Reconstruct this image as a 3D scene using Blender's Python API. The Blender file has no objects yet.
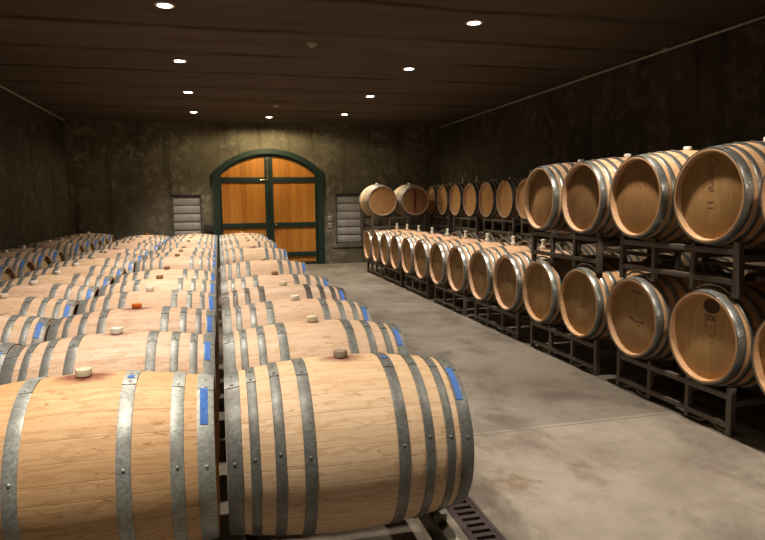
import bpy, bmesh, math, random
from mathutils import Vector, Matrix
random.seed(7)
scn = bpy.context.scene
COL = scn.collection
PI = math.pi

# ------------------------------------------------------------------ dimensions (metres)
L, RB, RH = 0.94, 0.355, 0.305            # barrel length, bilge radius, end radius
H, YB, YF, XL, XR = 3.43, 15.44, -3.0, -3.25, 5.6

# ------------------------------------------------------------------ node helpers
class NT:
    def __init__(s, name):
        s.m = bpy.data.materials.new(name); s.m.use_nodes = True
        s.t = s.m.node_tree; s.n = s.t.nodes; s.l = s.t.links
        s.b = s.n['Principled BSDF']
    def node(s, typ, ins=None, **kw):
        nd = s.n.new(typ)
        for k, v in kw.items(): setattr(nd, k, v)
        for k, v in (ins or {}).items(): s.put(nd, k, v)
        return nd
    def put(s, nd, k, v):
        if isinstance(v, bpy.types.Node): v = v.outputs[0]
        if isinstance(v, bpy.types.NodeSocket): s.l.new(v, nd.inputs[k])
        else: nd.inputs[k].default_value = v
    def math(s, op, a, b=0.0, c=0.0, clamp=False):
        nd = s.node('ShaderNodeMath', operation=op, use_clamp=clamp)
        s.put(nd, 0, a); s.put(nd, 1, b); s.put(nd, 2, c)
        return nd.outputs[0]
    def mix(s, f, a, b, typ='MIX'):
        nd = s.node('ShaderNodeMix', data_type='RGBA', blend_type=typ)
        s.put(nd, 0, f); s.put(nd, 6, a); s.put(nd, 7, b)
        return nd.outputs[2]
    def noise(s, vec, scale, detail=4, rough=.55, dist=0.0):
        nd = s.node('ShaderNodeTexNoise', {'Scale': scale, 'Detail': detail, 'Roughness': rough, 'Distortion': dist})
        if vec is not None: s.put(nd, 'Vector', vec)
        return nd.outputs['Fac']
    def ramp(s, f, *stops):
        nd = s.node('ShaderNodeValToRGB'); e = nd.color_ramp.elements
        while len(e) < len(stops): e.new(.5)
        for el, (p, c) in zip(e, stops):
            el.position = p; el.color = c if len(c) == 4 else (*c, 1)
        s.put(nd, 'Fac', f); return nd.outputs['Color']
    def rng(s, f, a, b, c=0.0, d=1.0):
        nd = s.node('ShaderNodeMapRange'); s.put(nd, 0, f)
        for i, v in enumerate((a, b, c, d)): s.put(nd, i + 1, v)
        return nd.outputs[0]
    def comb(s, x, y, z):
        nd = s.node('ShaderNodeCombineXYZ'); s.put(nd, 0, x); s.put(nd, 1, y); s.put(nd, 2, z); return nd.outputs[0]
    def obj(s):
        return s.node('ShaderNodeTexCoord').outputs['Object']
    def sep(s, v):
        nd = s.node('ShaderNodeSeparateXYZ'); s.put(nd, 0, v); return nd.outputs
    def bump(s, h, strength, dist=.01):
        nd = s.node('ShaderNodeBump', {'Strength': strength, 'Distance': dist}); s.put(nd, 'Height', h)
        s.l.new(nd.outputs[0], s.b.inputs['Normal'])
    def done(s, color, rough=.6, metal=0.0, spec=None):
        s.put(s.b, 'Base Color', color); s.put(s.b, 'Roughness', rough); s.put(s.b, 'Metallic', metal)
        if spec is not None: s.put(s.b, 'Specular IOR Level', spec)
        return s.m

def g(v): return (v, v, v, 1)
def flat(name, c, rough=.6, metal=0.0, var=.15, scale=25, spec=None):
    t = NT(name); n = t.noise(t.obj(), scale, 4)
    lo = tuple(x * (1 - var) for x in c) + (1,); hi = tuple(min(1, x * (1 + var)) for x in c) + (1,)
    return t.done(t.mix(n, lo, hi), rough, metal, spec)

# ------------------------------------------------------------------ materials
def wood_staves():
    t = NT('oak_staves'); o = t.obj(); x, y, z = t.sep(o)[:]
    info = t.node('ShaderNodeObjectInfo'); rnd = info.outputs['Random']; tint = info.outputs['Color']
    zc = t.math('SUBTRACT', z, RB)
    ang = t.math('ARCTAN2', y, zc)
    u = t.math('MULTIPLY', t.math('ADD', ang, PI), 27 / (2 * PI))
    u = t.math('ADD', u, t.math('MULTIPLY', t.math('SINE', t.math('ADD', t.math('MULTIPLY', ang, 3.0), t.math('MULTIPLY', rnd, 40))), .45))
    sid = t.math('FLOOR', u); fr = t.math('FRACT', u)
    wn = t.node('ShaderNodeTexWhiteNoise', noise_dimensions='2D')
    t.put(wn, 'Vector', t.comb(sid, t.math('MULTIPLY', rnd, 57.3), 0)); sv = wn.outputs['Value']
    off = t.math('ADD', t.math('MULTIPLY', sv, 31.0), t.math('MULTIPLY', rnd, 17.0))
    arc = t.math('MULTIPLY', ang, RB)
    gv = t.comb(t.math('ADD', t.math('MULTIPLY', x, 2.2), off), t.math('MULTIPLY', arc, 26.0), off)
    grain = t.noise(gv, 3.0, 6, .6, .6)
    cv = t.comb(t.math('ADD', t.math('MULTIPLY', x, 5.0), off), t.math('MULTIPLY', arc, 16.0), off)
    wv = t.node('ShaderNodeTexWave', {'Scale': 1.6, 'Distortion': 7.0, 'Detail': 3.0, 'Detail Scale': 1.1}, wave_type='RINGS')
    t.put(wv, 'Vector', cv)
    fl = t.noise(t.comb(t.math('ADD', t.math('MULTIPLY', x, 11.0), off), t.math('MULTIPLY', arc, 48.0), off), 1.5, 3, .5, .8)
    fleck = t.rng(fl, .64, .69)
    big = t.noise(t.comb(t.math('ADD', x, off), arc, rnd), 5.0, 5, .65)
    smudge = t.rng(t.noise(t.comb(t.math('ADD', t.math('MULTIPLY', x, 6.0), t.math('MULTIPLY', rnd, 90.0)), t.math('MULTIPLY', arc, 10.0), 0), 1.7, 5, .7), .62, .78)
    base = t.mix(sv, (.60, .44, .30, 1), (.73, .565, .41, 1))
    base = t.mix(t.rng(grain, .35, .7, .0, .55), base, (.50, .325, .17, 1))
    base = t.mix(t.math('MULTIPLY', t.rng(wv.outputs['Fac'], .70, 1.0), .38), base, (.42, .25, .115, 1))
    base = t.mix(t.math('MULTIPLY', fleck, .72), base, (.36, .20, .09, 1))
    base = t.mix(t.math('MULTIPLY', t.rng(big, .5, .75), .35), base, (.47, .29, .14, 1))
    base = t.mix(t.math('MULTIPLY', smudge, .5), base, (.30, .17, .08, 1))
    edge = t.math('MINIMUM', fr, t.math('SUBTRACT', 1.0, fr))
    seam = t.rng(edge, .0, .028, 1.0, 0.0)
    base = t.mix(t.math('MULTIPLY', t.math('MULTIPLY', seam, sv), .30), base, (.20, .11, .05, 1))
    # wine spilled round the bung hole, running a little way down the side
    at = t.node('ShaderNodeAttribute', attribute_type='OBJECT', attribute_name='wine'); wine = at.outputs['Fac']
    nz = t.noise(t.comb(t.math('ADD', x, rnd), arc, rnd), 14, 4, .6)
    d = t.math('SQRT', t.math('ADD', t.math('POWER', t.math('MULTIPLY', x, .85), 2.0), t.math('POWER', t.math('MULTIPLY', arc, 1.25), 2.0)))
    d = t.math('ADD', d, t.math('MULTIPLY', t.math('SUBTRACT', nz, .5), .075))
    reach = t.math('ADD', .038, t.math('MULTIPLY', wine, .055))
    st = t.math('MULTIPLY', t.rng(t.math('DIVIDE', d, reach), .55, 1.15, 1.0, 0.0), wine, clamp=True)
    base = t.mix(t.math('MULTIPLY', st, .85), base, (.13, .012, .022, 1))
    base = t.mix(1.0, base, tint, 'MULTIPLY')
    hb = t.math('SUBTRACT', t.math('MULTIPLY', grain, .25), seam)
    t.bump(hb, .35, .003)
    return t.done(base, t.rng(grain, .3, .7, .5, .68), 0, .35)

def wood_head():
    t = NT('oak_head'); o = t.obj(); x, y, z = t.sep(o)[:]
    info = t.node('ShaderNodeObjectInfo'); rnd = info.outputs['Random']; tint = info.outputs['Color']
    u = t.math('ADD', t.math('MULTIPLY', y, 10.5), t.math('MULTIPLY', rnd, 9)); sid = t.math('FLOOR', u); fr = t.math('FRACT', u)
    wn = t.node('ShaderNodeTexWhiteNoise', noise_dimensions='2D'); t.put(wn, 'Vector', t.comb(sid, t.math('MULTIPLY', rnd, 31), 0)); sv = wn.outputs['Value']
    off = t.math('ADD', t.math('MULTIPLY', sv, 23), t.math('MULTIPLY', rnd, 11))
    gr = t.noise(t.comb(t.math('MULTIPLY', y, 40), t.math('ADD', t.math('MULTIPLY', z, 2.4), off), off), 2.2, 6, .6, .5)
    big = t.noise(t.comb(y, z, t.math('MULTIPLY', rnd, 20)), 6, 5, .6)
    base = t.mix(sv, (.44, .285, .135, 1), (.52, .345, .17, 1))
    base = t.mix(t.rng(gr, .38, .72, 0, .5), base, (.27, .15, .062, 1))
    base = t.mix(t.rng(big, .52, .8, 0, .35), base, (.24, .13, .055, 1))
    edge = t.math('MINIMUM', fr, t.math('SUBTRACT', 1.0, fr))
    base = t.mix(t.rng(edge, 0, .02, .4, 0), base, (.18, .09, .04, 1))
    base = t.mix(1.0, base, tint, 'MULTIPLY')
    t.bump(gr, .15, .002)
    return t.done(base, .6, 0, .3)

def steel_hoop(name, metal, rl, rh, k):
    t = NT(name); o = t.obj()
    info = t.node('ShaderNodeObjectInfo'); tint = info.outputs['Color']
    vo = t.node('ShaderNodeTexVoronoi', {'Scale': 110.0}); t.put(vo, 'Vector', o)
    sp = t.sep(vo.outputs['Color'])[0]
    n = t.noise(o, 9, 5, .6)
    c = t.mix(sp, (.17, .18, .175, 1), (.27, .28, .27, 1))
    c = t.mix(t.rng(n, .45, .75), c, (.13, .13, .122, 1))
    c = t.mix(1.0, c, tint, 'MULTIPLY')
    c = t.mix(1.0, c, g(k), 'MULTIPLY')
    return t.done(c, t.rng(n, .3, .7, rl, rh), metal, .5)

def concrete_wall(name, k):
    t = NT(name); gpos = t.node('ShaderNodeNewGeometry').outputs['Position']
    x, y, z = t.sep(gpos)[:]
    a = t.noise(gpos, .9, 8, .65, .4); b = t.noise(gpos, 5.5, 8, .70, .15); b2 = t.noise(gpos, 1.7, 4, .6)
    xy = t.math('ADD', x, y)
    st = t.noise(t.comb(t.math('MULTIPLY', xy, 5.0), t.math('MULTIPLY', z, .35), 3), 1.0, 5, .6)
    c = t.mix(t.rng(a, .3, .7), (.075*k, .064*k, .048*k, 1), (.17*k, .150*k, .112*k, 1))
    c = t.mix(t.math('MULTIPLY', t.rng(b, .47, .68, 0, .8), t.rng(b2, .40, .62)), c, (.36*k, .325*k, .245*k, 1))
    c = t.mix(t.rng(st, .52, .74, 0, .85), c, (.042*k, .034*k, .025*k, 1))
    t.bump(b, .3, .02)
    return t.done(c, .85, 0, .25)

def ceiling_mat():
    t = NT('board_marked_concrete_ceiling'); gpos = t.node('ShaderNodeNewGeometry').outputs['Position']
    x, y, z = t.sep(gpos)[:]
    wob = t.math('MULTIPLY', t.math('SUBTRACT', t.noise(t.comb(t.math('MULTIPLY', x, .8), t.math('MULTIPLY', y, .5), 0), 1.2, 4), .5), .25)
    u = t.math('DIVIDE', t.math('ADD', t.math('SUBTRACT', y, .02), wob), 1.21)
    fr = t.math('FRACT', u); sid = t.math('FLOOR', u)
    edge = t.math('MINIMUM', fr, t.math('SUBTRACT', 1.0, fr))
    wn = t.node('ShaderNodeTexWhiteNoise', noise_dimensions='1D'); t.put(wn, 'W', sid)
    band = t.noise(t.comb(t.math('MULTIPLY', x, .25), t.math('MULTIPLY', y, 2.4), 0), 1.3, 6, .6)
    patchy = t.noise(t.comb(t.math('MULTIPLY', x, .5), y, 5), 1.5, 4)
    c = t.mix(wn.outputs['Value'], (.095, .072, .056, 1), (.125, .096, .075, 1))
    c = t.mix(t.rng(band, .4, .7, 0, .55), c, (.055, .041, .032, 1))
    c = t.mix(t.math('MULTIPLY', t.rng(edge, .0, .085, 1, 0), t.rng(patchy, .38, .6, .3, 1.0)), c, (.018, .014, .011, 1))
    return t.done(c, .9, 0, .2)

def floor_mat():
    t = NT('worn_concrete_floor'); gpos = t.node('ShaderNodeNewGeometry').outputs['Position']
    x, y, z = t.sep(gpos)[:]
    a = t.noise(gpos, .8, 7, .6, .5); b = t.noise(gpos, 5, 7, .65); f = t.noise(gpos, 60, 3, .6)
    c = t.mix(t.rng(a, .32, .68), (.160, .134, .108, 1), (.30, .268, .229, 1))
    c = t.mix(t.rng(b, .45, .72, 0, .6), c, (.15, .126, .10, 1))
    c = t.mix(t.rng(f, .6, .8, 0, .35), c, (.13, .11, .086, 1))
    sp = t.noise(t.comb(t.math('MULTIPLY', x, 1.0), t.math('MULTIPLY', y, .7), 9), 1.9, 6, .7, .3)
    c = t.mix(t.rng(sp, .50, .64, 0, .66), c, (.092, .068, .050, 1))
    # floor tone multiplied in bands between the joints, darkest just past the first
    tone_bands = t.node('ShaderNodeValToRGB'); e = tone_bands.color_ramp; e.interpolation = 'CONSTANT'
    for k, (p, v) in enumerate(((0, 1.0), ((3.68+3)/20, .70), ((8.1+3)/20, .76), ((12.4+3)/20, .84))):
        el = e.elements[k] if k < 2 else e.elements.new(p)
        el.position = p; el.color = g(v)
    t.put(tone_bands, 'Fac', t.math('DIVIDE', t.math('ADD', y, 3.0), 20.0))
    c = t.mix(1.0, c, tone_bands.outputs['Color'], 'MULTIPLY')
    # spill mark beside the drain
    dx = t.math('SUBTRACT', x, 1.505); dy = t.math('SUBTRACT', y, 2.985)
    dd = t.math('ADD', t.math('SQRT', t.math('ADD', t.math('MULTIPLY', dx, dx), t.math('MULTIPLY', t.math('MULTIPLY', dy, dy), .6))), t.math('MULTIPLY', t.math('SUBTRACT', t.noise(gpos, 9, 4, .6), .5), .55))
    c = t.mix(t.math('MULTIPLY', t.rng(dd, .05, .12, .75, 0), t.rng(t.noise(gpos, 22, 4, .7), .4, .6, .45, 1)), c, (.13, .080, .038, 1))
    # sawn joints
    j = 1.0
    jl = None
    for yy in (3.68, 8.1, 12.4, -.6):
        e = t.rng(t.math('ABSOLUTE', t.math('SUBTRACT', y, yy)), .004, .012, 1, 0)
        jl = e if jl is None else t.math('MAXIMUM', jl, e)
    e = t.rng(t.math('ABSOLUTE', t.math('SUBTRACT', x, 2.35)), .004, .010, .6, 0)
    c = t.mix(t.math('MULTIPLY', jl, .7), c, (.09, .075, .06, 1))
    return t.done(c, t.rng(b, .3, .7, .42, .62), 0, .4)

def door_wood():
    t = NT('door_timber'); gpos = t.node('ShaderNodeNewGeometry').outputs['Position']
    x, y, z = t.sep(gpos)[:]
    u = t.math('MULTIPLY', x, 7.5); sid = t.math('FLOOR', u); fr = t.math('FRACT', u)
    wn = t.node('ShaderNodeTexWhiteNoise', noise_dimensions='1D'); t.put(wn, 'W', sid)
    gr = t.noise(t.comb(t.math('MULTIPLY', x, 30), t.math('ADD', z, t.math('MULTIPLY', sid, 3)), 0), 1.4, 5, .6)
    c = t.mix(wn.outputs['Value'], (.45, .165, .022, 1), (.60, .245, .038, 1))
    c = t.mix(t.rng(gr, .4, .75, 0, .45), c, (.24, .085, .015, 1))
    edge = t.math('MINIMUM', fr, t.math('SUBTRACT', 1.0, fr))
    c = t.mix(t.rng(edge, 0, .03, .6, 0), c, (.14, .05, .012, 1))
    return t.done(c, .5, 0, .4)

def tape_mat():
    t = NT('blue_tape'); o = t.obj()
    x, y, z = t.sep(o)[:]
    info = t.node('ShaderNodeObjectInfo')
    n = t.noise(t.comb(t.math('ADD', t.math('MULTIPLY', x, 90), t.math('MULTIPLY', info.outputs['Random'], 50)), t.math('MULTIPLY', y, 55), t.math('MULTIPLY', z, 55)), 1.6, 2, .5, 1.2)
    c = t.mix(t.rng(t.math('ABSOLUTE', t.math('SUBTRACT', n, .5)), .025, .06, .8, 0), (.05, .19, .62, 1), (.02, .05, .20, 1))
    return t.done(c, .55, 0, .3)

M = {}
M['staves'] = wood_staves(); M['head'] = wood_head(); M['hoop'] = steel_hoop('galvanised_hoop', .40, .46, .60, .88); M['bright'] = steel_hoop('bright_steel_hoop', .80, .28, .42, 1.4)
M['wall'] = concrete_wall('stained_concrete_wall', .98); M['sidewall'] = concrete_wall('darker_concrete_wall', .5); M['ceiling'] = ceiling_mat(); M['floor'] = floor_mat(); M['door'] = door_wood()  # sidewall is the back wall's concrete in a darker tone
M['tape'] = tape_mat()
M['rack'] = flat('brown_painted_steel', (.135, .112, .094), .5, .3, .3, 30)
M['rackbare'] = flat('bare_rack_steel', (.24, .225, .18), .4, .7, .25, 30)
M['green'] = flat('dark_green_paint', (.009, .027, .021), .45, 0, .25, 12)
M['louver'] = flat('grey_louver_metal', (.32, .305, .30), .5, .2, .35, 5)
M['ventframe'] = flat('grey_vent_frame', (.075, .07, .066), .6, 0, .3, 10)
M['darkmetal'] = flat('dark_recess', (.02, .018, .016), .7, 0, .2, 10)
M['chrome'] = flat('brushed_chrome', (.62, .60, .55), .3, .9, .1, 30)
M['plate'] = flat('grey_plastic_plate', (.36, .34, .29), .5, 0, .1, 30)
M['trimpaint'] = flat('pale_conduit', (.46, .42, .35), .55, .1, .2, 15)
M['grate'] = flat('cast_iron_grate', (.060, .042, .042), .5, .4, .3, 40)
M['pit'] = flat('drain_pit', (.012, .010, .010), .8, 0, .2, 20)
M['ink'] = flat('dark_ink', (.10, .05, .025), .8, 0, .25, 40)
M['fadeink'] = flat('faded_ink', (.22, .125, .06), .8, 0, .25, 40)
M['stamp'] = flat('burnt_stamp', (.075, .032, .018), .8, 0, .35, 60)
M['whitetrim'] = flat('white_enamel', (.7, .68, .64), .4, 0, .05, 10)
BUNG = {
    'cream': flat('cream_silicone', (.62, .55, .40), .5, 0, .08, 30),
    'white': flat('white_silicone', (.74, .70, .63), .5, 0, .06, 30),
    'grey': flat('grey_brown_silicone', (.27, .205, .155), .55, 0, .1, 30),
    'brown': flat('brown_cork', (.33, .185, .09), .65, 0, .15, 60),
    'orange': flat('orange_silicone', (.80, .17, .02), .5, 0, .06, 30)}
def emit_mat():
    t = NT('lamp_lens'); t.put(t.b, 'Base Color', (.9, .9, .88, 1))
    t.put(t.b, 'Emission Color', (1, .93, .84, 1)); t.put(t.b, 'Emission Strength', 30.0)
    return t.m
M['lens'] = emit_mat()

# ------------------------------------------------------------------ mesh helpers
class MB:
    def __init__(s): s.v, s.f = [], []
    def add(s, vs, fs):
        k = len(s.v); s.v += [tuple(v) for v in vs]; s.f += [tuple(i + k for i in f) for f in fs]
    def box(s, a, b, bev=0.0):
        (x0, y0, z0), (x1, y1, z1) = a, b
        if bev <= 0:
            s.add([(x0,y0,z0),(x1,y0,z0),(x1,y1,z0),(x0,y1,z0),(x0,y0,z1),(x1,y0,z1),(x1,y1,z1),(x0,y1,z1)],
                  [(0,3,2,1),(4,5,6,7),(0,1,5,4),(1,2,6,5),(2,3,7,6),(3,0,4,7)])
        else:
            bm = bmesh.new(); bmesh.ops.create_cube(bm, size=1)
            for v in bm.verts:
                v.co = Vector(((x0+x1)/2 + v.co.x*(x1-x0), (y0+y1)/2 + v.co.y*(y1-y0), (z0+z1)/2 + v.co.z*(z1-z0)))
            bmesh.ops.bevel(bm, geom=bm.edges[:], offset=bev, segments=2, affect='EDGES', profile=.6)
            bm.verts.index_update()
            s.add([v.co[:] for v in bm.verts], [[v.index for v in f.verts] for f in bm.faces]); bm.free()
    def tube(s, pts, r, n=10):
        pts = [Vector(p) for p in pts]; rings = []
        for i, p in enumerate(pts):
            d = (pts[min(i+1, len(pts)-1)] - pts[max(i-1, 0)]).normalized()
            a = d.cross(Vector((0, 0, 1)))
            if a.length < 1e-3: a = d.cross(Vector((0, 1, 0)))
            a.normalize(); b = d.cross(a)
            rings.append([p + r*(math.cos(2*PI*k/n)*a + math.sin(2*PI*k/n)*b) for k in range(n)])
        vs = [v for rg in rings for v in rg]; fs = []
        for i in range(len(pts)-1):
            for k in range(n):
                fs.append((i*n+k, i*n+(k+1)%n, (i+1)*n+(k+1)%n, (i+1)*n+k))
        fs.append(tuple(range(n))[::-1]); fs.append(tuple((len(pts)-1)*n+k for k in range(n)))
        s.add(vs, fs)
    def lathe_z(s, prof, n=32, c=(0, 0, 0)):
        vs, fs = [], []
        for r, z in prof:
            for k in range(n):
                a = 2*PI*k/n; vs.append((c[0]+r*math.cos(a), c[1]+r*math.sin(a), c[2]+z))
        for i in range(len(prof)-1):
            for k in range(n):
                fs.append((i*n+k, i*n+(k+1)%n, (i+1)*n+(k+1)%n, (i+1)*n+k))
        if prof[0][0] > 1e-6: fs.append(tuple(range(n))[::-1])
        if prof[-1][0] > 1e-6: fs.append(tuple((len(prof)-1)*n+k for k in range(n)))
        s.add(vs, fs)
    def lathe_x(s, prof, n=64, zc=RB, closed=True):
        """rings round the barrel's axis; prof is a closed loop of (x, r)"""
        vs, fs = [], []
        for x, r in prof:
            for k in range(n):
                a = 2*PI*k/n; vs.append((x, r*math.sin(a), zc + r*math.cos(a)))
        m = len(prof)
        for i in range(m if closed else m-1):
            j = (i+1) % m
            for k in range(n):
                fs.append((i*n+k, i*n+(k+1)%n, j*n+(k+1)%n, j*n+k))
        s.add(vs, fs)
    def mesh(s, name, mat, smooth=None):
        me = bpy.data.meshes.new(name); me.from_pydata(s.v, [], s.f)
        bm = bmesh.new(); bm.from_mesh(me); bmesh.ops.recalc_face_normals(bm, faces=bm.faces); bm.to_mesh(me); bm.free()
        if smooth:
            for p in me.polygons: p.use_smooth = True
            me.set_sharp_from_angle(angle=math.radians(smooth))
        me.materials.append(mat); return me

def obj(name, me, parent=None, loc=(0, 0, 0), rz=0.0):
    o = bpy.data.objects.new(name, me); COL.objects.link(o)
    o.location = loc; o.rotation_euler = (0, 0, rz)
    if parent: o.parent = parent
    return o
def thing(name, label, cat, loc=(0, 0, 0), rz=0.0, group=None):
    o = bpy.data.objects.new(name, None); COL.objects.link(o); o.empty_display_size = .1
    o.location = loc; o.rotation_euler = (0, 0, rz); tag(o, label, cat, group); return o
def tag(o, label, cat, group=None):
    o['label'] = label; o['category'] = cat
    if group: o['group'] = group
    return o
def struct(name, mb, mat, smooth=None):
    o = obj(name, mb.mesh(name, mat, smooth)); o['kind'] = 'structure'; return o

# ------------------------------------------------------------------ barrel meshes
def rad(x): return RB - (RB - RH) * (abs(x) / (L/2)) ** 2.0
def staves_mesh():
    h = L/2; prof = [(-h+.05, RH-.025), (-h+.012, RH-.022), (-h, RH-.017), (-h, RH-.006), (-h+.006, RH)]
    N = 26
    for i in range(1, N): 
        x = -h + .006 + (L - .012)*i/N; prof.append((x, rad(x)))
    prof += [(h-.006, RH), (h, RH-.006), (h, RH-.017), (h-.012, RH-.022), (h-.05, RH-.025)]
    mb = MB(); mb.lathe_x(prof, 72, closed=False); return mb.mesh('staves', M['staves'], 40)
def head_mesh(sgn):
    h = L/2; mb = MB(); r = RH - .022
    mb.lathe_x([(sgn*(h-.048), 0.0001), (sgn*(h-.040), 0.0001), (sgn*(h-.040), r-.012), (sgn*(h-.044), r), (sgn*(h-.048), r)], 64)
    return mb.mesh('head', M['head'], 30)
def hoop_mesh(x0, x1, sgn, lap, thick=.0026):
    """band following the barrel's taper, with an overlapped riveted end and a rivet half way down"""
    mb = MB()
    if sgn < 0: x0, x1 = -x0, -x1
    else: pass
    ra, rb_ = rad(x0) + .0008, rad(x1) + .0008
    def rr(x): return ra + (rb_ - ra)*(x - x0)/(x1 - x0) + .0012
    e = (x1 - x0)
    mb.lathe_x([(x0, rr(x0)-.004), (x0, rr(x0)+thick*.6), (x0+e*.06, rr(x0+e*.06)+thick), (x1-e*.06, rr(x1-e*.06)+thick), (x1, rr(x1)+thick*.6), (x1, rr(x1)-.004)], 80)
    # lapped end plate
    n = 6; vs = []; fs = []
    for k in range(n+1):
        a = lap + (k/n - .5)*.30
        for x, dr in ((x0, 0), (x0, .0022+thick), (x1, .0022+thick), (x1, 0)):
            r = rr(x) + dr; vs.append((x, r*math.sin(a), RB + r*math.cos(a)))
    for k in range(n):
        for q in range(3): fs.append((k*4+q, k*4+q+1, k*4+4+q+1, k*4+4+q))
    fs += [(0, 1, 2, 3), tuple(n*4+i for i in (3, 2, 1, 0))]
    mb.add(vs, fs)
    xm = (x0+x1)/2
    for a, ht in ((lap-.10, .0048), (lap+.10, .0048), (lap-1.12, .0026), (lap+1.6, .0026)):
        c = Vector((xm, (rr(xm)+ht)*math.sin(a), RB + (rr(xm)+ht)*math.cos(a)))
        nrm = Vector((0, math.sin(a), math.cos(a))); tx = Vector((1, 0, 0)); ty = nrm.cross(tx)
        ring = []; k = 8
        for rr_, hh in ((.0065, -.001), (.0060, .0022), (.003, .0042)):
            ring += [c + nrm*hh + rr_*(math.cos(2*PI*i/k)*tx + math.sin(2*PI*i/k)*ty) for i in range(k)]
        fs = [(j*k+i, j*k+(i+1)%k, (j+1)*k+(i+1)%k, (j+1)*k+i) for j in range(2) for i in range(k)] + [tuple(2*k+i for i in range(k))]
        mb.add(ring, fs)
    return mb.mesh('hoop', M['hoop'], 35)
def from_end(d): return L/2 - d
EIGHT = [(.001, .056), (.083, .118), (.170, .208), (.272, .317)]
SIX = [(.001, .060), (.105, .150), (.274, .322)]
def hoop_set(spec):
    out = []
    for s in (1, -1):
        for i, (d0, d1) in enumerate(spec):
            out.append(hoop_mesh(from_end(d1), from_end(d0), s, -.20 + .03*((i*7) % 3) - (.02 if s < 0 else 0)))
    return out
HOOPS8, HOOPS6 = hoop_set(EIGHT), hoop_set(SIX)
STAVES = staves_mesh(); HEADP, HEADM = head_mesh(1), head_mesh(-1)
def bung_mesh(kind, tall):
    mb = MB(); z = 2*RB - .004
    if tall:
        mb.lathe_z([(.024, 0), (.026, .03), (.030, .032), (.030, .045), (.020, .05), (.019, .105), (.023, .108), (.023, .122), (.015, .126)], 20, (0, 0, z))
    else:
        mb.lathe_z([(.024, 0), (.025, .006), (.029, .009), (.0295, .028), (.027, .033), (.016, .034), (.013, .031)], 28, (0, 0, z))
    return mb.mesh('bung', BUNG[kind], 40)
BM = {}
def bung(kind, tall):
    if (kind, tall) not in BM: BM[kind, tall] = bung_mesh(kind, tall)
    return BM[kind, tall]
def strip_mesh(xa, xb, a0, a1, extra, mat, name):
    mb = MB(); n = 10; vs = []; fs = []
    for k in range(n+1):
        a = a0 + (a1-a0)*k/n
        for x in (xa, xb):
            for e in (extra, extra+.0008):
                r = rad(x) + e; vs.append((x, r*math.sin(a), RB + r*math.cos(a)))
    for k in range(n):
        b = k*4; c = b+4
        fs += [(b+1, b+3, c+3, c+1), (b, c, c+2, b+2), (b, b+1, c+1, c), (b+2, c+2, c+3, b+3)]
    fs += [(0, 2, 3, 1), (n*4, n*4+1, n*4+3, n*4+2)]
    mb.add(vs, fs); return mb.mesh(name, mat, 30)
R_ = math.radians
TAPES = [strip_mesh(from_end(.049), from_end(.022), R_(-a), R_(-b), .0062, M['tape'], 'tape') for a, b in ((19, 49), (17, 41), (21, 45), (16, 46))]
TAPE_SMALL = strip_mesh(from_end(.306), from_end(.285), R_(-9.2), R_(-6.2), .0085, M['tape'], 'tape')

def barrel(label, loc, rz=0.0, group=None, bk='white', tall=False, wood=(1, 1, 1), head=(1, 1, 1), hoop=(1, 1, 1), hoops=None, wine=0.0, tape=None, name='wine_barrel', bright=False):
    t = thing(name, label, 'barrel', loc, rz, group)
    s = obj('staves', STAVES, t); s.color = (*wood, 1); s['wine'] = wine
    for me in (HEADP, HEADM): obj('head', me, t).color = (*head, 1)
    for me in (hoops or HOOPS8):
        o = obj('hoop', me, t); o.color = (*hoop, 1)
        if bright: o.material_slots[0].link = 'OBJECT'; o.material_slots[0].material = M['bright']
    obj('bung', bung(bk, tall), t)['label'] = bk + ' bung'
    if tape is not None: obj('tape', TAPES[tape % len(TAPES)], t)['label'] = 'blue tape with dark handwriting'
    return t

# ------------------------------------------------------------------ barrels on the left half of the floor
def mul(a, *b): return tuple(x*y for x, y in zip(a, b))
ORD = ['nearest', 'second', 'third', 'fourth', 'fifth', 'sixth', 'seventh', 'eighth', 'ninth', 'tenth', 'eleventh', 'twelfth', 'thirteenth', 'fourteenth', 'fifteenth', 'sixteenth']
def jit(s=.07): 
    a = .95 + random.uniform(-s, s); return (a*random.uniform(.98, 1.02), a, a*random.uniform(.95, 1.04))
ZA = .539 - RB
YA = [2.50, 3.31, 4.10, 4.87, 5.62, 7.12, 9.20, 10.85, 11.62, 12.78, 13.85]
YBC = [2.50, 3.30, 4.09, 4.88, 5.67, 6.46, 8.05, 8.85, 9.60, 11.10, 12.20, 13.10, 13.95]
YC = [3.40, 4.12, 4.85, 5.60, 6.37, 7.17, 8.08, 8.98, 9.78, 11.22, 11.96, 12.95, 13.95]
D_ = [(-2.19, 7.40), (-2.19, 8.18), (-2.19, 8.96), (-2.20, 9.76), (-2.19, 11.10), (-2.17, 11.85), (-2.17, 12.62), (-2.17, 13.36), (-2.18, 14.22)]
def left(col, i, n, x, y, z, bk, where, group, **kw):
    last = i == n - 1
    o = ('oak barrel farthest from the camera' if last else 'oak barrel %s from front' % ORD[i] if i else 'nearest oak barrel')
    lab = kw.pop('label', None) or '%s %s, %s bung' % (o, where, bk)
    return barrel(lab, (x, y, z), random.uniform(-.008, .008), group, bk, tape=i, **kw)
GA, GB, GC, GD = 'barrels in the floor column beside the aisle', 'barrels in the column just left of the dark gap', 'barrels in the third column from the aisle', 'barrels along the left wall'
bA = ['grey', 'cream', 'white', 'cream', 'brown', 'cream', 'white', 'cream', 'cream', 'cream', 'cream']
wA = [.8, .45, .15, .2, .35, .1, 1.0, .1, .2, .3, .1]
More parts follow.
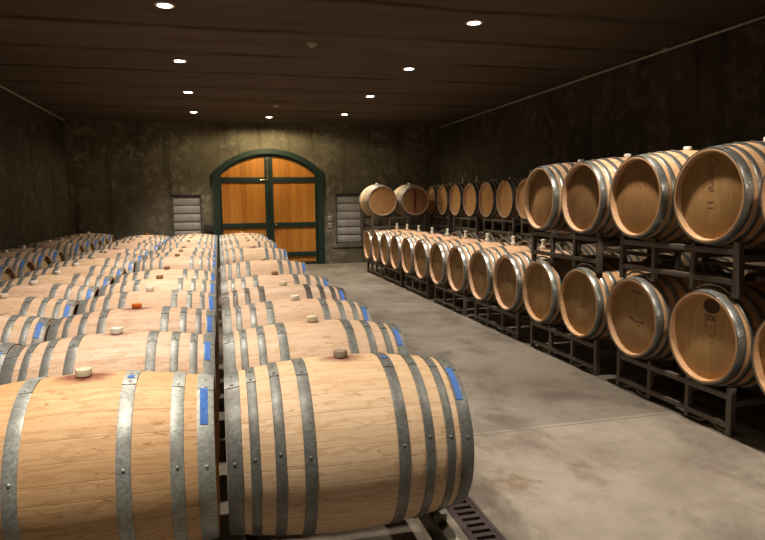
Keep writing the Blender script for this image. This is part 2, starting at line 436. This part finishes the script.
for i, y in enumerate(YA):
    lab = None; wood = mul(jit(), .985, .935, .97); hoop = jit(.08); kw = {}
    if i == 0: lab = 'large pale oak barrel in the front, right of the gap, grey-brown bung'; wood = (1.04, 1.03, .98)
    if i == 3: lab = 'weathered greyish barrel with rust-dark bilge hoops, fourth in the column beside the aisle'; wood = (.80, .80, .86); hoop = (.50, .42, .38)
    if i == 6: lab = 'barrel with a red wine spill on top, far in the column beside the aisle'
    b = left('A', i, len(YA), .465, y, ZA, bA[i], 'in the column beside the aisle', GA, label=lab, wood=wood, hoop=hoop, wine=wA[i])
    if i == 0:
        o = obj('tape', TAPE_SMALL, b); o['label'] = 'scrap of blue tape on a bilge hoop'
bB = ['cream', 'white', 'orange', 'white', 'brown', 'brown', 'brown', 'cream', 'cream', 'cream', 'cream', 'cream', 'cream']
wB = [.95, .6, .85, .15, .2, .15, .3, .7, .85, .6, .2, .5, .1]
for i, y in enumerate(YBC):
    lab = None; wood = mul(jit(), .985, .935, .97); kw = {}
    if i == 0: lab = 'large orange-toned oak barrel in the bottom left corner, cream bung, wide mottled hoops'; wood = (1.0, .86, .66); kw['hoops'] = HOOPS6; kw['hoop'] = (1.9, 1.94, 1.94)
    if i == 2: lab = 'oak barrel with the bright orange bung, third in the column left of the gap'
    b = left('B', i, len(YBC), -.513, y, ZA, bB[i], 'in the column left of the gap', GB, label=lab, wood=wood, wine=wB[i], **kw)
    if i == 0:
        obj('tape', strip_mesh(from_end(.308), from_end(.286), R_(-9.5), R_(-6.0), .0085, M['tape'], 'tape'), b)['label'] = 'scrap of blue tape on a bilge hoop'
bC = ['white', 'white', 'cream', 'white', 'white', 'white', 'cream', 'cream', 'cream', 'cream', 'cream', 'white', 'orange']
wC = [.2, .2, .25, .3, .2, .1, .1, .1, 1.0, .3, .1, .2, .1]
for i, y in enumerate(YC):
    left('C', i, len(YC), -1.475, y, ZA, bC[i], 'in the third column from the aisle', GC, wood=mul(jit(), .97, .92, .95), wine=wC[i],
         label='barrel with dark red wine spill, ninth in the third column from the aisle' if i == 8 else None)
for i, (xr, y) in enumerate(D_):
    left('D', i, len(D_), xr - .47, y, ZA + .05, 'white', 'in the column along the left wall', GD, wood=mul(jit(), .88, .82, .84), wine=.1)

# ------------------------------------------------------------------ low floor racks under the left columns
def low_rack(label, x, y0, y1, dz=0.0):
    t = thing('barrel_rack', label, 'rack', (x, (y0+y1)/2, 0), 0, 'low floor racks under the left-hand barrels')
    h = (y1-y0)/2; top = .200 + dz
    for s in (-1, 1):
        mb = MB(); mb.box((s*.385-.024, -h-.33, top-.105), (s*.385+.024, h+.33, top), .006); obj('rail', mb.mesh('rail', M['rackbare'], 30), t)
    for yy in (-h-.20, h+.20):
        mb = MB(); mb.box((-.46, yy-.025, top-.150), (.46, yy+.025, top-.106), .004); obj('cross_bar', mb.mesh('cross_bar', M['rackbare'], 30), t)
        for s in (-1, 1):
            mb = MB(); mb.box((s*.385-.03, yy-.03, 0), (s*.385+.03, yy+.03, top-.150), .003); obj('foot', mb.mesh('foot', M['rackbare'], 30), t)
    for yb in ([-h, h] if h > .1 else [0]):
        for s in (-1, 1):                        # wedges that keep the barrel from rolling
            for q in (-1, 1):
                mb = MB(); a = yb + q*.135; w = .035*q
                x0, x1 = s*.385-.02, s*.385+.02
                z0, z1 = top, top + .040
                mb.add([(x0, a-w, z0), (x1, a-w, z0), (x1, a+w, z0), (x0, a+w, z0), (x0, a+w, z1), (x1, a+w, z1)],
                       [(0, 1, 2, 3), (0, 4, 5, 1), (3, 2, 5, 4), (0, 3, 4), (1, 5, 2)])
                obj('chock', mb.mesh('chock', M['rackbare']), t)
    return t
def pairs(ys):
    out = []; i = 0
    while i < len(ys):
        if i+1 < len(ys) and ys[i+1]-ys[i] < 1.0: out.append((ys[i], ys[i+1])); i += 2
        else: out.append((ys[i], ys[i])); i += 1
    return out
for x, ys, dz, where in ((.465, YA, 0, 'column beside the aisle'), (-.513, YBC, 0, 'column left of the gap'), (-1.475, YC, 0, 'third column from the aisle'), (-2.52, [d[1] for d in D_], .05, 'column along the left wall')):
    for k, (a, b) in enumerate(pairs(ys)):
        xx = x if dz == 0 else sum(d[0] for d in D_ if d[1] in (a, b))/max(1, sum(1 for d in D_ if d[1] in (a, b))) - .47
        low_rack('low steel rack, %s under the %s' % (ORD[k] + ' from the front' if k else 'foremost', where), xx, a, b, dz)

# ------------------------------------------------------------------ racks and barrels on the right
ZL_, ZU_ = .609 - RB, 1.543 - RB
RXF, RXB = .075, L - .075                   # front and rear rail planes, measured from the barrel's aisle end
def rack_meshes(upper):
    w = .575; d = RXB - RXF
    pm = {}
    mb = MB(); mb.box((-.02, -w-.02, .235), (.02, w+.02, .275), .005); pm['top_rail'] = mb.mesh('top_rail', M['rack'], 30)
    mb = MB(); mb.box((-.018, -w-.018, .045), (.018, w+.018, .083), .005); pm['bottom_rail'] = mb.mesh('bottom_rail', M['rack'], 30)
    mb = MB(); mb.box((-.021, -.021, -.035 if upper else 0), (.021, .021, .318), .005); pm['post'] = mb.mesh('post', M['rack'], 30)
    mb = MB(); mb.box((-.0185, -.0185, -.020 if upper else .006), (.0185, .0185, .298), .005); pm['inner_post'] = mb.mesh('post', M['rack'], 30)
    mb = MB(); mb.box((0, -.018, .19), (d, .018, .233), .005); pm['cross_bar'] = mb.mesh('cross_bar', M['rack'], 30)
    mb = MB()
    lo = -.02 if upper else .012
    mb.tube([(0, -.185, .05), (0, -.165, -.012), (0, -.145, -.012), (0, -.08, .020), (0, 0, .030), (0, .08, .020), (0, .15, -.012), (0, .175, .05)] if upper else
            [(0, -.17, .012), (0, -.10, .018), (0, 0, .054), (0, .06, .018), (0, .17, .012)], .009, 8); pm['foot_rod'] = mb.mesh('foot_rod', M['rackbare'], 40)
    return pm
RM = {u: rack_meshes(u) for u in (False, True)}
def rack(label, x, y, z, upper, rz=0.0, group=None):
    t = thing('barrel_rack', label, 'rack', (x, y, z), rz, group); pm = RM[upper]
    d = RXB - RXF
    for xx in (0, d):
        obj('top_rail', pm['top_rail'], t, (xx, 0, 0)); obj('bottom_rail', pm['bottom_rail'], t, (xx, 0, 0))
        for yy in (-.575, .575): obj('post', pm['post'], t, (xx, yy, 0))
        for yy in (-.200, .200): obj('post', pm['inner_post'], t, (xx, yy, 0))
        obj('foot_rod', pm['foot_rod'], t, (xx, -.385, 0)); obj('foot_rod', pm['foot_rod'], t, (xx, .385, 0), PI)
    for yy in (-.575, -.2, .2, .575): obj('cross_bar', pm['cross_bar'], t, (0, yy, 0))
    return t

X1, X2 = 3.0675, 4.52
P1 = [(1.96, 2.695), (3.42, 4.16), (4.90, 5.64), (6.375, 7.12), (7.90, 8.68), (9.44, 10.19), (10.93, 11.66), (12.38, 13.12)]
G1, GU, G2, GU2 = 'barrels in the lower aisle-side rack row', 'barrels on the upper aisle-side racks', 'barrels in the lower row behind', 'barrels on the upper racks by the right wall'
GR = 'brown steel racks on the floor beside the aisle'
headtint = lambda: tuple(a*b for a, b in zip(jit(.10), (.84, .80, .76)))
def mul(a, *b): return tuple(x*y for x, y in zip(a, b))
def script_mesh(polys, w, mat, name):
    mb = MB(); x0 = -L/2 + .0396; x1 = x0 - .0012
    for pl in polys:
        for (a, b) in zip(pl[:-1], pl[1:]):
            dx, dz = b[0]-a[0], b[1]-a[1]; ln = math.hypot(dx, dz) or 1; nx, nz = -dz/ln*w/2, dx/ln*w/2
            ex, ez = dx/ln*w*.3, dz/ln*w*.3
            q = [(a[0]+nx-ex, a[1]+nz-ez), (a[0]-nx-ex, a[1]-nz-ez), (b[0]-nx+ex, b[1]-nz+ez), (b[0]+nx+ex, b[1]+nz+ez)]
            # head coordinates: horizontal h runs to the viewer's right (towards -Y), v up from the axis
            mb.add([(x, -h, RB+v) for x in (x0, x1) for h, v in q], [(0,1,2,3),(7,6,5,4),(0,4,5,1),(1,5,6,2),(2,6,7,3),(3,7,4,0)])
    return mb.mesh(name, mat)
def text_mesh(body, size, h, v, rot, mat, name, shear=0.0):
    cu = bpy.data.curves.new('t', 'FONT'); cu.body = body; cu.size = size; cu.extrude = .0006; cu.align_x = 'CENTER'; cu.align_y = 'CENTER'; cu.shear = shear
    o = bpy.data.objects.new('t', cu); COL.objects.link(o)
    bpy.context.view_layer.update()
    dg = bpy.context.evaluated_depsgraph_get(); me = bpy.data.meshes.new_from_object(o.evaluated_get(dg))
    bpy.data.objects.remove(o); bpy.data.curves.remove(cu)
    c, s = math.cos(rot), math.sin(rot)
    for vt in me.vertices:
        a, b = vt.co.x*c - vt.co.y*s, vt.co.x*s + vt.co.y*c
        vt.co = Vector((-L/2 + .0390 - vt.co.z, -(h + a), RB + v + b))
    me.name = name; me.materials.clear(); me.materials.append(mat); return me
for k, pr in enumerate(P1):
    for j, y in enumerate(pr):
        i = 2*k + j - 1                      # 0 is the one cut off by the frame's right edge
        if i < 0: continue
        lab = ('barrel cut by the right edge, lower aisle-side rack row' if i == 0 else
               'barrel at the far end of the lower aisle-side rack row' if i == 14 else
               'oak barrel, %s whole one in the lower aisle-side rack row' % (ORD[i-1] if i > 1 else 'nearest'))
        if i == 1: lab = 'oak barrel with round dark stamp and J206 on its head, lower right rack'
        if i == 2: lab = 'lower rack barrel with a dark scribble across its head, beside the stamped one'
        b = barrel(lab, (X1 + L/2, y, ZL_), random.uniform(-.01, .01), G1, 'white', i > 3, wood=mul(jit(), *((.80, .65, .51) if i < 5 else (.94, .82, .76))), head=(1.30, 1.26, 1.18) if i < 2 else mul(headtint(), 1.22, 1.22, 1.18) if i < 5 else headtint(), bright=True, wine=.1)
        if i == 1:
            mb = MB(); n = 40; x = -L/2 + .0398
            vs = [(x - dx, -.040 + .070*math.cos(2*PI*q/n), RB + .215 + .049*math.sin(2*PI*q/n)) for dx in (0, .0012) for q in range(n)]
            mb.add(vs, [tuple(range(n)), tuple(range(2*n-1, n-1, -1))] + [(q, (q+1) % n, n+(q+1) % n, n+q) for q in range(n)])
            obj('stamp', mb.mesh('stamp', M['stamp']), b)['label'] = 'round dark burnt stamp'
            obj('writing', text_mesh('J206', .058, .035, .135, 0, M['ink'], 'writing'), b)['label'] = 'J206 in thin dark lettering'
            circ = lambda h, v, a, c: [(h + a*math.cos(q*.5), v + c*math.sin(q*.5)) for q in range(9, 13)] 
            obj('writing', script_mesh([[(-.02,.10),(-.005,.06),(.01,.03)], [(.00,.10),(.03,.05)], [(.075,.095),(.08,.06),(.07,.02)], [(.03,.03),(.045,.01),(.07,.02),(.075,.045)], [(.045,.09),(.05,.06)]], .005, M['fadeink'], 'writing'), b)['label'] = 'faint pencil scribble'
        if i == 2:
            obj('writing', text_mesh('Bouu', .048, .025, .205, 0, M['ink'], 'writing'), b)
            obj('writing', script_mesh([[(-.03,.135),(.02,.140)], [(.01,.155),(.015,.12)], [(.025,.11),(.03,.08)]], .005, M['fadeink'], 'writing'), b)
            obj('writing', script_mesh([[(-.06,-.005),(-.02,-.012),(.03,-.022),(.085,-.020)], [(-.05,.002),(-.01,-.008)], [(.09,-.012),(.11,-.020),(.10,-.034)], [(.055,-.058),(.065,-.052)]], .009, M['ink'], 'writing'), b)
        if i == 3:
            obj('writing', script_mesh([[(-.05,-.02),(0,-.026),(.07,-.024)], [(.03,-.235),(.06,-.238)]], .006, M['fadeink'], 'writing'), b)
        if 4 < i < 10:
            obj('writing', script_mesh([[(-.05,.03),(-.02,.045),(0,.02),(.03,.04),(.05,.02)]], .008, M['ink'], 'writing'), b)
    lab = ['steel floor rack cut off at the bottom right edge', 'brown steel floor rack under the stamped barrel', 'brown steel floor rack under the third and fourth whole aisle-side barrels',
           'brown steel floor rack, third whole one from the right', 'brown steel floor rack, fourth whole one from the right', 'brown steel floor rack, fifth whole one from the right', 'brown steel floor rack, sixth whole one from the right', 'farthest brown steel floor rack, nearest the arched door'][k]
    rack(lab, X1 + RXF, sum(pr)/2, 0, False, 0, GR)

for k, pr in enumerate(P1[:3]):
    for j, y in enumerate(pr):
        i = 2*k + j - 1
        if i < 0: continue
        lab = ['upper barrel cut by the right edge of the photo', 'upper rack barrel with vertical handwriting down its head, largest at right', 'upper rack barrel with two short lines of faint stamped text on its head',
               'third whole upper barrel from the right, dark plain head', 'fourth whole upper barrel from the right, at the end of the front upper racks'][i]
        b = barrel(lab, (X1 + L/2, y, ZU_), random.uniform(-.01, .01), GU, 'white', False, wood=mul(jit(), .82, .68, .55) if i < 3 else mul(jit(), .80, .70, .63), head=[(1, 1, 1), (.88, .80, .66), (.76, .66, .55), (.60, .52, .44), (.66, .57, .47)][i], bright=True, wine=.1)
        if i == 1:
            obj('writing', text_mesh('Cpinre', .085, -.005, .150, -PI/2, M['fadeink'], 'writing', .2), b)['label'] = 'vertical dark handwriting'
            for dz in (.012, -.024): obj('writing', text_mesh('1', .075, -.012, -.05 + dz, -PI/2, M['fadeink'], 'writing'), b)
        if i == 2:
            obj('writing', text_mesh('FT FF', .046, .05, .15, 0, M['fadeink'], 'writing'), b)
            for ch, h in (('L', .025), ('T', .078)): obj('writing', text_mesh(ch, .05, h, .085, 0, M['fadeink'], 'writing'), b)
    rack(['upper steel rack cut by the right edge of the photo', 'steel rack carrying the two largest upper barrels at right', 'steel rack carrying the third and fourth upper barrels'][k], X1 + RXF, sum(pr)/2, ZU_ - ZL_, True, 0, 'steel racks stacked on the aisle-side barrels')

# second row behind, against the right wall
P2 = [(3.60, 4.34), (5.06, 5.80), (6.52, 7.25), (7.99, 8.72), (9.44, 10.17), (10.91, 11.65), (12.39, 13.12)]
for k, pr in enumerate(P2):
    for j, y in enumerate(pr):
        i = 2*k + j
        barrel('oak barrel low in the shadowed back row, %s from the near end' % (ORD[i] if i else 'first'), (X2 + L/2, y, ZL_), random.uniform(-.01, .01), G2, 'white', True, wood=jit(), head=headtint(), wine=.2)
    rack('floor rack in the shadowed back row, %s from the near end' % (ORD[k] if k else 'first'), X2 + RXF, sum(pr)/2, 0, False, 0, 'floor racks of the back row')
PU2 = P2[3:]
for k, pr in enumerate(PU2):
    for j, y in enumerate(pr):
        i = 2*k + j
        lab = 'upper back-row barrel by the right wall, %s from the near end' % (ORD[i] if i else 'first')
        b = barrel(lab, (X2 + L/2, y, ZU_), random.uniform(-.01, .01), GU2, 'white', i in (2, 5, 6), wood=jit(), head=(1.32, 1.17, 1.0), hoop=(.8, .8, .8), wine=.1)
        obj('writing', script_mesh([[(-.06,.0),(-.03,.02),(0,-.01),(.03,.015),(.07,-.005)]] if i % 2 else [[(-.04,-.02),(.0,-.01),(.06,-.02)]], .008, M['fadeink'], 'writing'), b)
    rack('upper rack of the back row, %s from the near end' % (ORD[k] if k else 'first'), X2 + RXF, sum(pr)/2, ZU_ - ZL_, True, 0, 'upper racks of the back row')
# two barrels turned to face the room at the far end
for j, x in enumerate((3.34, 4.06)):
    barrel(['turned barrel facing the room at the far upper end, left one', 'turned barrel with dark red streak down its head, upper far end'][j],
           (x, 12.75 + L/2, ZU_), -PI/2, 'turned barrels at the far upper end', 'white', False, wood=(1.0, .97, .9), head=(1.0, .86, .74) if j == 0 else (.72, .62, .58), hoop=(1.3, 1.3, 1.25))
b = [o for o in COL.objects if o.get('label', '').startswith('turned barrel with dark red')][0]
mb = MB(); xf = L/2 - .0396
mb.add([(x, h, RB+v) for x in (xf, xf+.001) for h, v in ((-.028, -.24), (.026, -.25), (.034, .0), (.03, .25), (-.022, .24), (-.034, .02))],
       [(0,1,2,3,4,5), (11,10,9,8,7,6)] + [(q, (q+1) % 6, 6+(q+1) % 6, 6+q) for q in range(6)])
obj('wine_streak', mb.mesh('wine_streak', flat('wine_streak', (.14, .035, .03), .7)), b)['label'] = 'dark red wine streak'
rack('upper rack under the two turned barrels at the far end', 3.70, 12.75 + RXF, ZU_ - ZL_, True, PI/2, 'racks of the far upper end')

# ------------------------------------------------------------------ room shell
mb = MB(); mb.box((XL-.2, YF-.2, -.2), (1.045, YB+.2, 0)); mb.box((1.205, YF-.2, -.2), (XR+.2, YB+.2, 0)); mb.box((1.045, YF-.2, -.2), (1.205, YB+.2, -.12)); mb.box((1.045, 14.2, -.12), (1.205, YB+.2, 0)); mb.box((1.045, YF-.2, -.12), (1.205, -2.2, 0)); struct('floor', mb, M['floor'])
mb = MB(); mb.box((XL-.2, YF-.2, H), (XR+.2, YB+.2, H+.2)); struct('ceiling', mb, M['ceiling'])
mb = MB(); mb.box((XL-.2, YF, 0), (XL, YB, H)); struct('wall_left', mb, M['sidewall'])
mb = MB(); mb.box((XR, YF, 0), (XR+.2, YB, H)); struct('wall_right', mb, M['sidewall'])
mb = MB(); mb.box((XL-.2, YF-.2, 0), (XR+.2, YF, H)); struct('wall_front', mb, M['wall'])
# arch of the door
CX, HWO, ZS, ZAP = 1.208, 1.322, 2.25, 2.825
def arc(hw, rise, zs, n=28):
    r = (hw*hw + rise*rise)/(2*rise); zc = zs + rise - r; a = math.asin(hw/r)
    return [(CX + r*math.sin(-a + 2*a*k/n), zc + r*math.cos(-a + 2*a*k/n)) for k in range(n+1)]
JW = .155
outer = [(CX-HWO, 0.0)] + arc(HWO, ZAP-ZS, ZS) + [(CX+HWO, 0.0)]
inner = [(CX-HWO+JW, 0.0)] + arc(HWO-JW, ZAP-ZS-.085, ZS-.035) + [(CX+HWO-JW, 0.0)]
# back wall: outline with two louver openings and the arch cut out, built as strips between columns
xs = sorted(set([XL-.2, XR+.2, -1.05, -.385, 2.83, 3.50] + [round(p[0], 5) for p in outer]))
arcz = dict((round(p[0], 5), p[1]) for p in outer[1:-1])
LZ0, LZ1 = .50, 1.745
mb = MB()
def quad(x0, x1, z0a, z0b, z1a, z1b):
    mb.add([(x0, YB, z0a), (x1, YB, z0b), (x1, YB, z1b), (x0, YB, z1a), (x0, YB+.3, z0a), (x1, YB+.3, z0b), (x1, YB+.3, z1b), (x0, YB+.3, z1a)],
           [(0,1,2,3),(7,6,5,4),(0,4,5,1),(1,5,6,2),(2,6,7,3),(3,7,4,0)])
for a, b_ in zip(xs[:-1], xs[1:]):
    m_ = (a+b_)/2
    if CX-HWO < m_ < CX+HWO: quad(a, b_, arcz[a], arcz[b_], H, H)
    elif -1.05 < m_ < -.385 or 2.83 < m_ < 3.50: quad(a, b_, 0, 0, LZ0, LZ0); quad(a, b_, LZ1, LZ1, H, H)
    else: quad(a, b_, 0, 0, H, H)
struct('wall_back', mb, M['wall'])
# sill under the right louver
mb = MB(); mb.box((2.74, YB-.03, .40), (3.62, YB+.02, .49), .008); struct('trim_sill', mb, M['wall']).name = 'trim_3'
# pale conduits in the ceiling corners
for nm, x in (('trim_1', XL+.025), ('trim_2', XR-.025)):
    mb = MB(); mb.tube([(x, YF+.02, H-.03), (x, YB-.02, H-.03)], .017, 10)
    for q in range(10): mb.box((x-.022, -2+1.8*q, H-.052), (x+.022, -1.96+1.8*q, H-.0005))
    struct(nm, mb, M['trimpaint'], 40)

# ------------------------------------------------------------------ arched double door
def band(po, pi, y0, y1):
    mb = MB(); n = len(po)
    vs = [(p[0], y, p[1]) for y in (y0, y1) for P in (po, pi) for p in P]; fs = []
    for k in range(n-1):
        fs += [(k, k+1, n+k+1, n+k), (2*n+k, 3*n+k, 3*n+k+1, 2*n+k+1), (k, 2*n+k, 2*n+k+1, k+1), (n+k, n+k+1, 3*n+k+1, 3*n+k)]
    fs += [(0, n, 3*n, 2*n), (n-1, 3*n-1, 4*n-1, 2*n-1)]
    mb.add(vs, fs); return mb
fr = struct('door_frame', band(outer, inner, YB-.05, YB+.12), M['green']); fr.name = 'door_1'; fr['label'] = 'dark green arched door frame with double timber doors'
def arch_z(x, hw=HWO-JW, rise=ZAP-ZS-.085, zs=ZS-.035):
    r = (hw*hw + rise*rise)/(2*rise); return zs + rise - r + math.sqrt(max(0, r*r - (x-CX)**2))
def clip_panel(x0, x1, z0, z1, y0, y1, mat, name, parent):
    mb = MB(); n = 14
    tops = [min(z1, arch_z(x0 + (x1-x0)*k/n) + .01) for k in range(n+1)]
    vs = [(x0+(x1-x0)*k/n, y, z) for y in (y0, y1) for k in range(n+1) for z in (z0, tops[k])]
    fs = []; q = 2*(n+1)
    for k in range(n):
        a = 2*k; fs += [(a, a+2, a+3, a+1), (q+a, q+a+1, q+a+3, q+a+2), (a+1, a+3, q+a+3, q+a+1), (a, q+a, q+a+2, a+2)]
    fs += [(0, 1, q+1, q), (2*n, q+2*n, q+2*n+1, 2*n+1)]
    mb.add(vs, fs); return obj(name, mb.mesh(name, mat), parent)
XI0, XI1 = CX-HWO+JW, CX+HWO-JW
for s, lab in ((0, 'left leaf'), (1, 'right leaf')):
    x0, x1 = (XI0, CX-.003) if s == 0 else (CX+.003, XI1)
    leaf = clip_panel(x0, x1, .012, 9, YB+.085, YB+.115, M['door'], 'door_leaf', fr)
    leaf['label'] = ('left' if s == 0 else 'right') + ' orange timber leaf with green rails'
    sw = .095
    inx = x1-sw if s == 0 else x0
    clip_panel(inx, inx+sw, .012, 9, YB+.05, YB+.0845, M['green'], 'stile', leaf)
    ox = x0 if s == 0 else x1-.05
    clip_panel(ox, ox+.05, .012, 9, YB+.05, YB+.0845, M['green'], 'stile', leaf)
    for z0, z1 in ((2.02, 2.15), (.93, 1.05), (.20, .32), (.012, .075)):
        mb = MB(); a, b_ = (x0+.05, inx) if s == 0 else (inx+sw, x1-.05)
        mb.box((a, YB+.052, z0), (b_, YB+.0845, z1), .004); obj('rail', mb.mesh('rail', M['green'], 30), leaf)
    # dark moulding under the arch
    if s == 0:
        mb = MB(); mb.tube([(CX-.03, YB+.035, 2.10), (CX-.03, YB+.035, 2.62)], .014, 10); mb.tube([(CX-.03, YB+.03, 2.09), (CX-.05, YB+.02, 2.085), (CX-.21, YB+.02, 2.085)], .013, 10)
        for z in (2.15, 2.35, 2.58): mb.box((CX-.05, YB+.02, z), (CX-.01, YB+.0498, z+.03))
        obj('bolt', mb.mesh('bolt', M['chrome'], 40), leaf)['label'] = 'chrome bolt with side lever'
    else:
        mb = MB(); mb.lathe_z([(.012, 0), (.012, .03), (.028, .036), (.030, .05), (.02, .06)], 20)
        me = mb.mesh('knob', M['chrome'], 40); me.transform(Matrix.Translation((CX+.14, YB+.05, 1.0)) @ Matrix.Rotation(PI/2, 4, 'X')); obj('knob', me, leaf)['label'] = 'small chrome knob'
mb = MB(); mb.box((CX-HWO-.02, YB+.12, 0), (CX+HWO+.02, YB+.16, ZAP+.02)); bk = obj('backing', mb.mesh('backing', M['green']), fr)
# dark inner moulding line under the arch
mb = band([(p[0], p[1]) for p in arc(HWO-JW+.006, ZAP-ZS-.080, ZS-.035)], [(p[0], p[1]-.055) for p in arc(HWO-JW-.002, ZAP-ZS-.085, ZS-.035)], YB+.03, YB+.049)
obj('moulding', mb.mesh('moulding', M['green']), fr)

# ------------------------------------------------------------------ louvered vents either side of the door
for nm, x0, x1 in (('window_1', -1.05, -.385), ('window_2', 2.83, 3.50)):
    mb = MB(); f = .035
    mb.box((x0, YB+.02, LZ0), (x0+f, YB+.22, LZ1)); mb.box((x1-f, YB+.02, LZ0), (x1, YB+.22, LZ1))
    mb.box((x0, YB+.02, LZ1-f), (x1, YB+.22, LZ1)); mb.box((x0, YB+.02, LZ0), (x1, YB+.22, LZ0+f)); mb.box((x0, YB+.2, LZ0), (x1, YB+.22, LZ1))
    w = struct(nm, mb, M['ventframe']); w['label'] = 'louvered vent %s the arched door' % ('left of' if nm == 'window_1' else 'right of')
    n = 6; ph = (LZ1 - LZ0 - 2*f)/n
    for k in range(n):
        z = LZ0 + f + ph*k; mb = MB()
        prof = [(YB+.056, z-.006), (YB+.050, z+.016), (YB+.058, z+ph*.62), (YB+.085, z+ph*.97), (YB+.091, z+ph*.96), (YB+.064, z+ph*.60), (YB+.057, z+.016), (YB+.062, z-.006)]
        vs = [(x, p[0], p[1]) for x in (x0+f, x1-f) for p in prof]; m = len(prof)
        mb.add(vs, [tuple(range(m)), tuple(range(2*m-1, m-1, -1))] + [(q, (q+1) % m, m+(q+1) % m, m+q) for q in range(m)])
        obj('slat', mb.mesh('slat', M['louver'], 20), w)
# small wall boxes
mb = MB(); mb.box((-.345, YB-.07, .86), (-.135, YB, 1.03), .006)
tag(obj('electrical_box', mb.mesh('electrical_box', M['darkmetal'], 30)), 'dark box on the back wall just left of the arched door', 'box')
for z, lab in ((1.13, 'upper grey switch plate on the wall right of the arched door'), (.96, 'lower grey switch plate on the wall right of the arched door')):
    t = thing('switch_plate', lab, 'switch', (2.675, YB, z), 0, 'switch plates by the door')
    mb = MB(); mb.box((-.055, -.022, -.06), (.055, -.0005, .06), .006); obj('plate', mb.mesh('plate', M['plate'], 30), t)
    mb = MB()
    for dx in (-.024, .024): mb.box((dx-.011, -.030, -.022), (dx+.011, -.0215, .022), .003)
    obj('toggle', mb.mesh('toggle', M['darkmetal'], 30), t)

# ------------------------------------------------------------------ trench drain in the floor
t = thing('trench_drain', 'long dark slotted drain grate set in the floor beside the front barrels', 'drain', (1.125, 0, 0))
mb = MB()
for x in (-.080, .061): mb.box((x, -2.2, -.025), (x+.019, 14.2, .003))
obj('frame', mb.mesh('frame', M['grate']), t)
mb = MB(); y = -2.18
while y < 14.18:
    mb.box((-.062, y, -.022), (.062, y+.030, .0005)); y += .058
mb.box((-.062, -2.2, -.022), (-.046, 14.2, .001)); mb.box((.046, -2.2, -.022), (.062, 14.2, .001)) 
obj('grate', mb.mesh('grate', M['grate']), t)
mb = MB(); mb.box((-.08, -2.2, -.119), (.08, 14.2, -.10)); obj('channel', mb.mesh('channel', M['pit']), t)

# ------------------------------------------------------------------ ceiling lights
def spot(x, y, p, col, ang=100, blend=.9):
    ld = bpy.data.lights.new('downlight_beam', 'SPOT'); ld.energy = p; ld.color = col; ld.spot_size = math.radians(ang); ld.spot_blend = blend; ld.shadow_soft_size = .06
    o = bpy.data.objects.new('downlight_beam', ld); COL.objects.link(o); o.location = (x, y, H-.03); return o
mb = MB(); mb.lathe_z([(.066, -.002), (.066, -.008), (.082, -.012), (.094, -.006), (.095, -.0005)], 40); RING = mb.mesh('trim_ring', M['whitetrim'], 40)
mb = MB(); mb.lathe_z([(.0660, -.0010), (.0660, -.0065)], 40); LENS = mb.mesh('lens', M['lens'], 40)
WARM = (1.0, .87, .71)
POW = 430
def can(x, y, label, p=POW, col=WARM, ang=104, blend=.9):
    t = thing('ceiling_downlight', label, 'light', (x, y, H), 0, 'recessed ceiling downlights')
    obj('trim_ring', RING, t); obj('lens', LENS, t)
    if p:
        o = spot(x, y, p, col, ang, blend); o.parent = t; o.location = (0, 0, -.03)
for k in range(6):
    lab = 'round ceiling downlight, left line, %s' % ['nearest the front wall', 'above the front barrels', 'nearest one in view', 'second in view', 'third in view', 'farthest'][k]
    can(-.422, 6.554 - 2.432*2 + 2.432*k, lab)
    lab = 'round ceiling downlight, right line over the aisle, %s' % ['nearest the front wall', 'above the near aisle', 'nearest one in view', 'second in view', 'third in view', 'farthest'][k]
    can(2.733, 6.477 - 2.385*2 + 2.385*k, lab)
can(1.168, 14.363, 'round ceiling downlight in front of the arched door', POW*.42, (1, .80, .42), 172, .25)
for y, lab in ((7.7, 'small unlit ceiling fitting between the two light lines'), (12.6, 'small unlit ceiling fitting near the arched door')):
    mb = MB(); mb.lathe_z([(.02, -.045), (.035, -.04), (.055, -.02), (.06, -.004), (.06, -.0005)], 28)
    tag(obj('smoke_detector', mb.mesh('smoke_detector', M['plate'], 40), None, (1.16, y, H)), lab, 'detector', None)

# ------------------------------------------------------------------ world, camera, view
w = bpy.data.worlds.new('World'); scn.world = w; w.use_nodes = True
w.node_tree.nodes['Background'].inputs[0].default_value = (0, 0, 0, 1)
f, pitch, yaw, roll, hc = 625.1, .1092, .2544, -.0119, 1.5329
s, c = math.sin(yaw), math.cos(yaw)
r0 = Vector((c, -s, 0)); u0 = Vector((s*math.sin(pitch), c*math.sin(pitch), math.cos(pitch))); fw = Vector((s*math.cos(pitch), c*math.cos(pitch), -math.sin(pitch)))
rt = r0*math.cos(roll) + u0*math.sin(roll); up = -r0*math.sin(roll) + u0*math.cos(roll)
cd = bpy.data.cameras.new('camera'); cam = bpy.data.objects.new('camera', cd); COL.objects.link(cam)
mw = Matrix((( rt.x, up.x, -fw.x, 0), (rt.y, up.y, -fw.y, 0), (rt.z, up.z, -fw.z, hc), (0, 0, 0, 1)))
cam.matrix_world = mw
cd.sensor_width = 36; cd.lens = 36*f/765; cd.clip_start = .05
scn.camera = cam
vs = scn.view_settings
scn.display_settings.display_device = 'sRGB'
vs.view_transform = 'Standard'; vs.look = 'None'; vs.gamma = 1; vs.exposure = 0.0; vs.use_curve_mapping = False
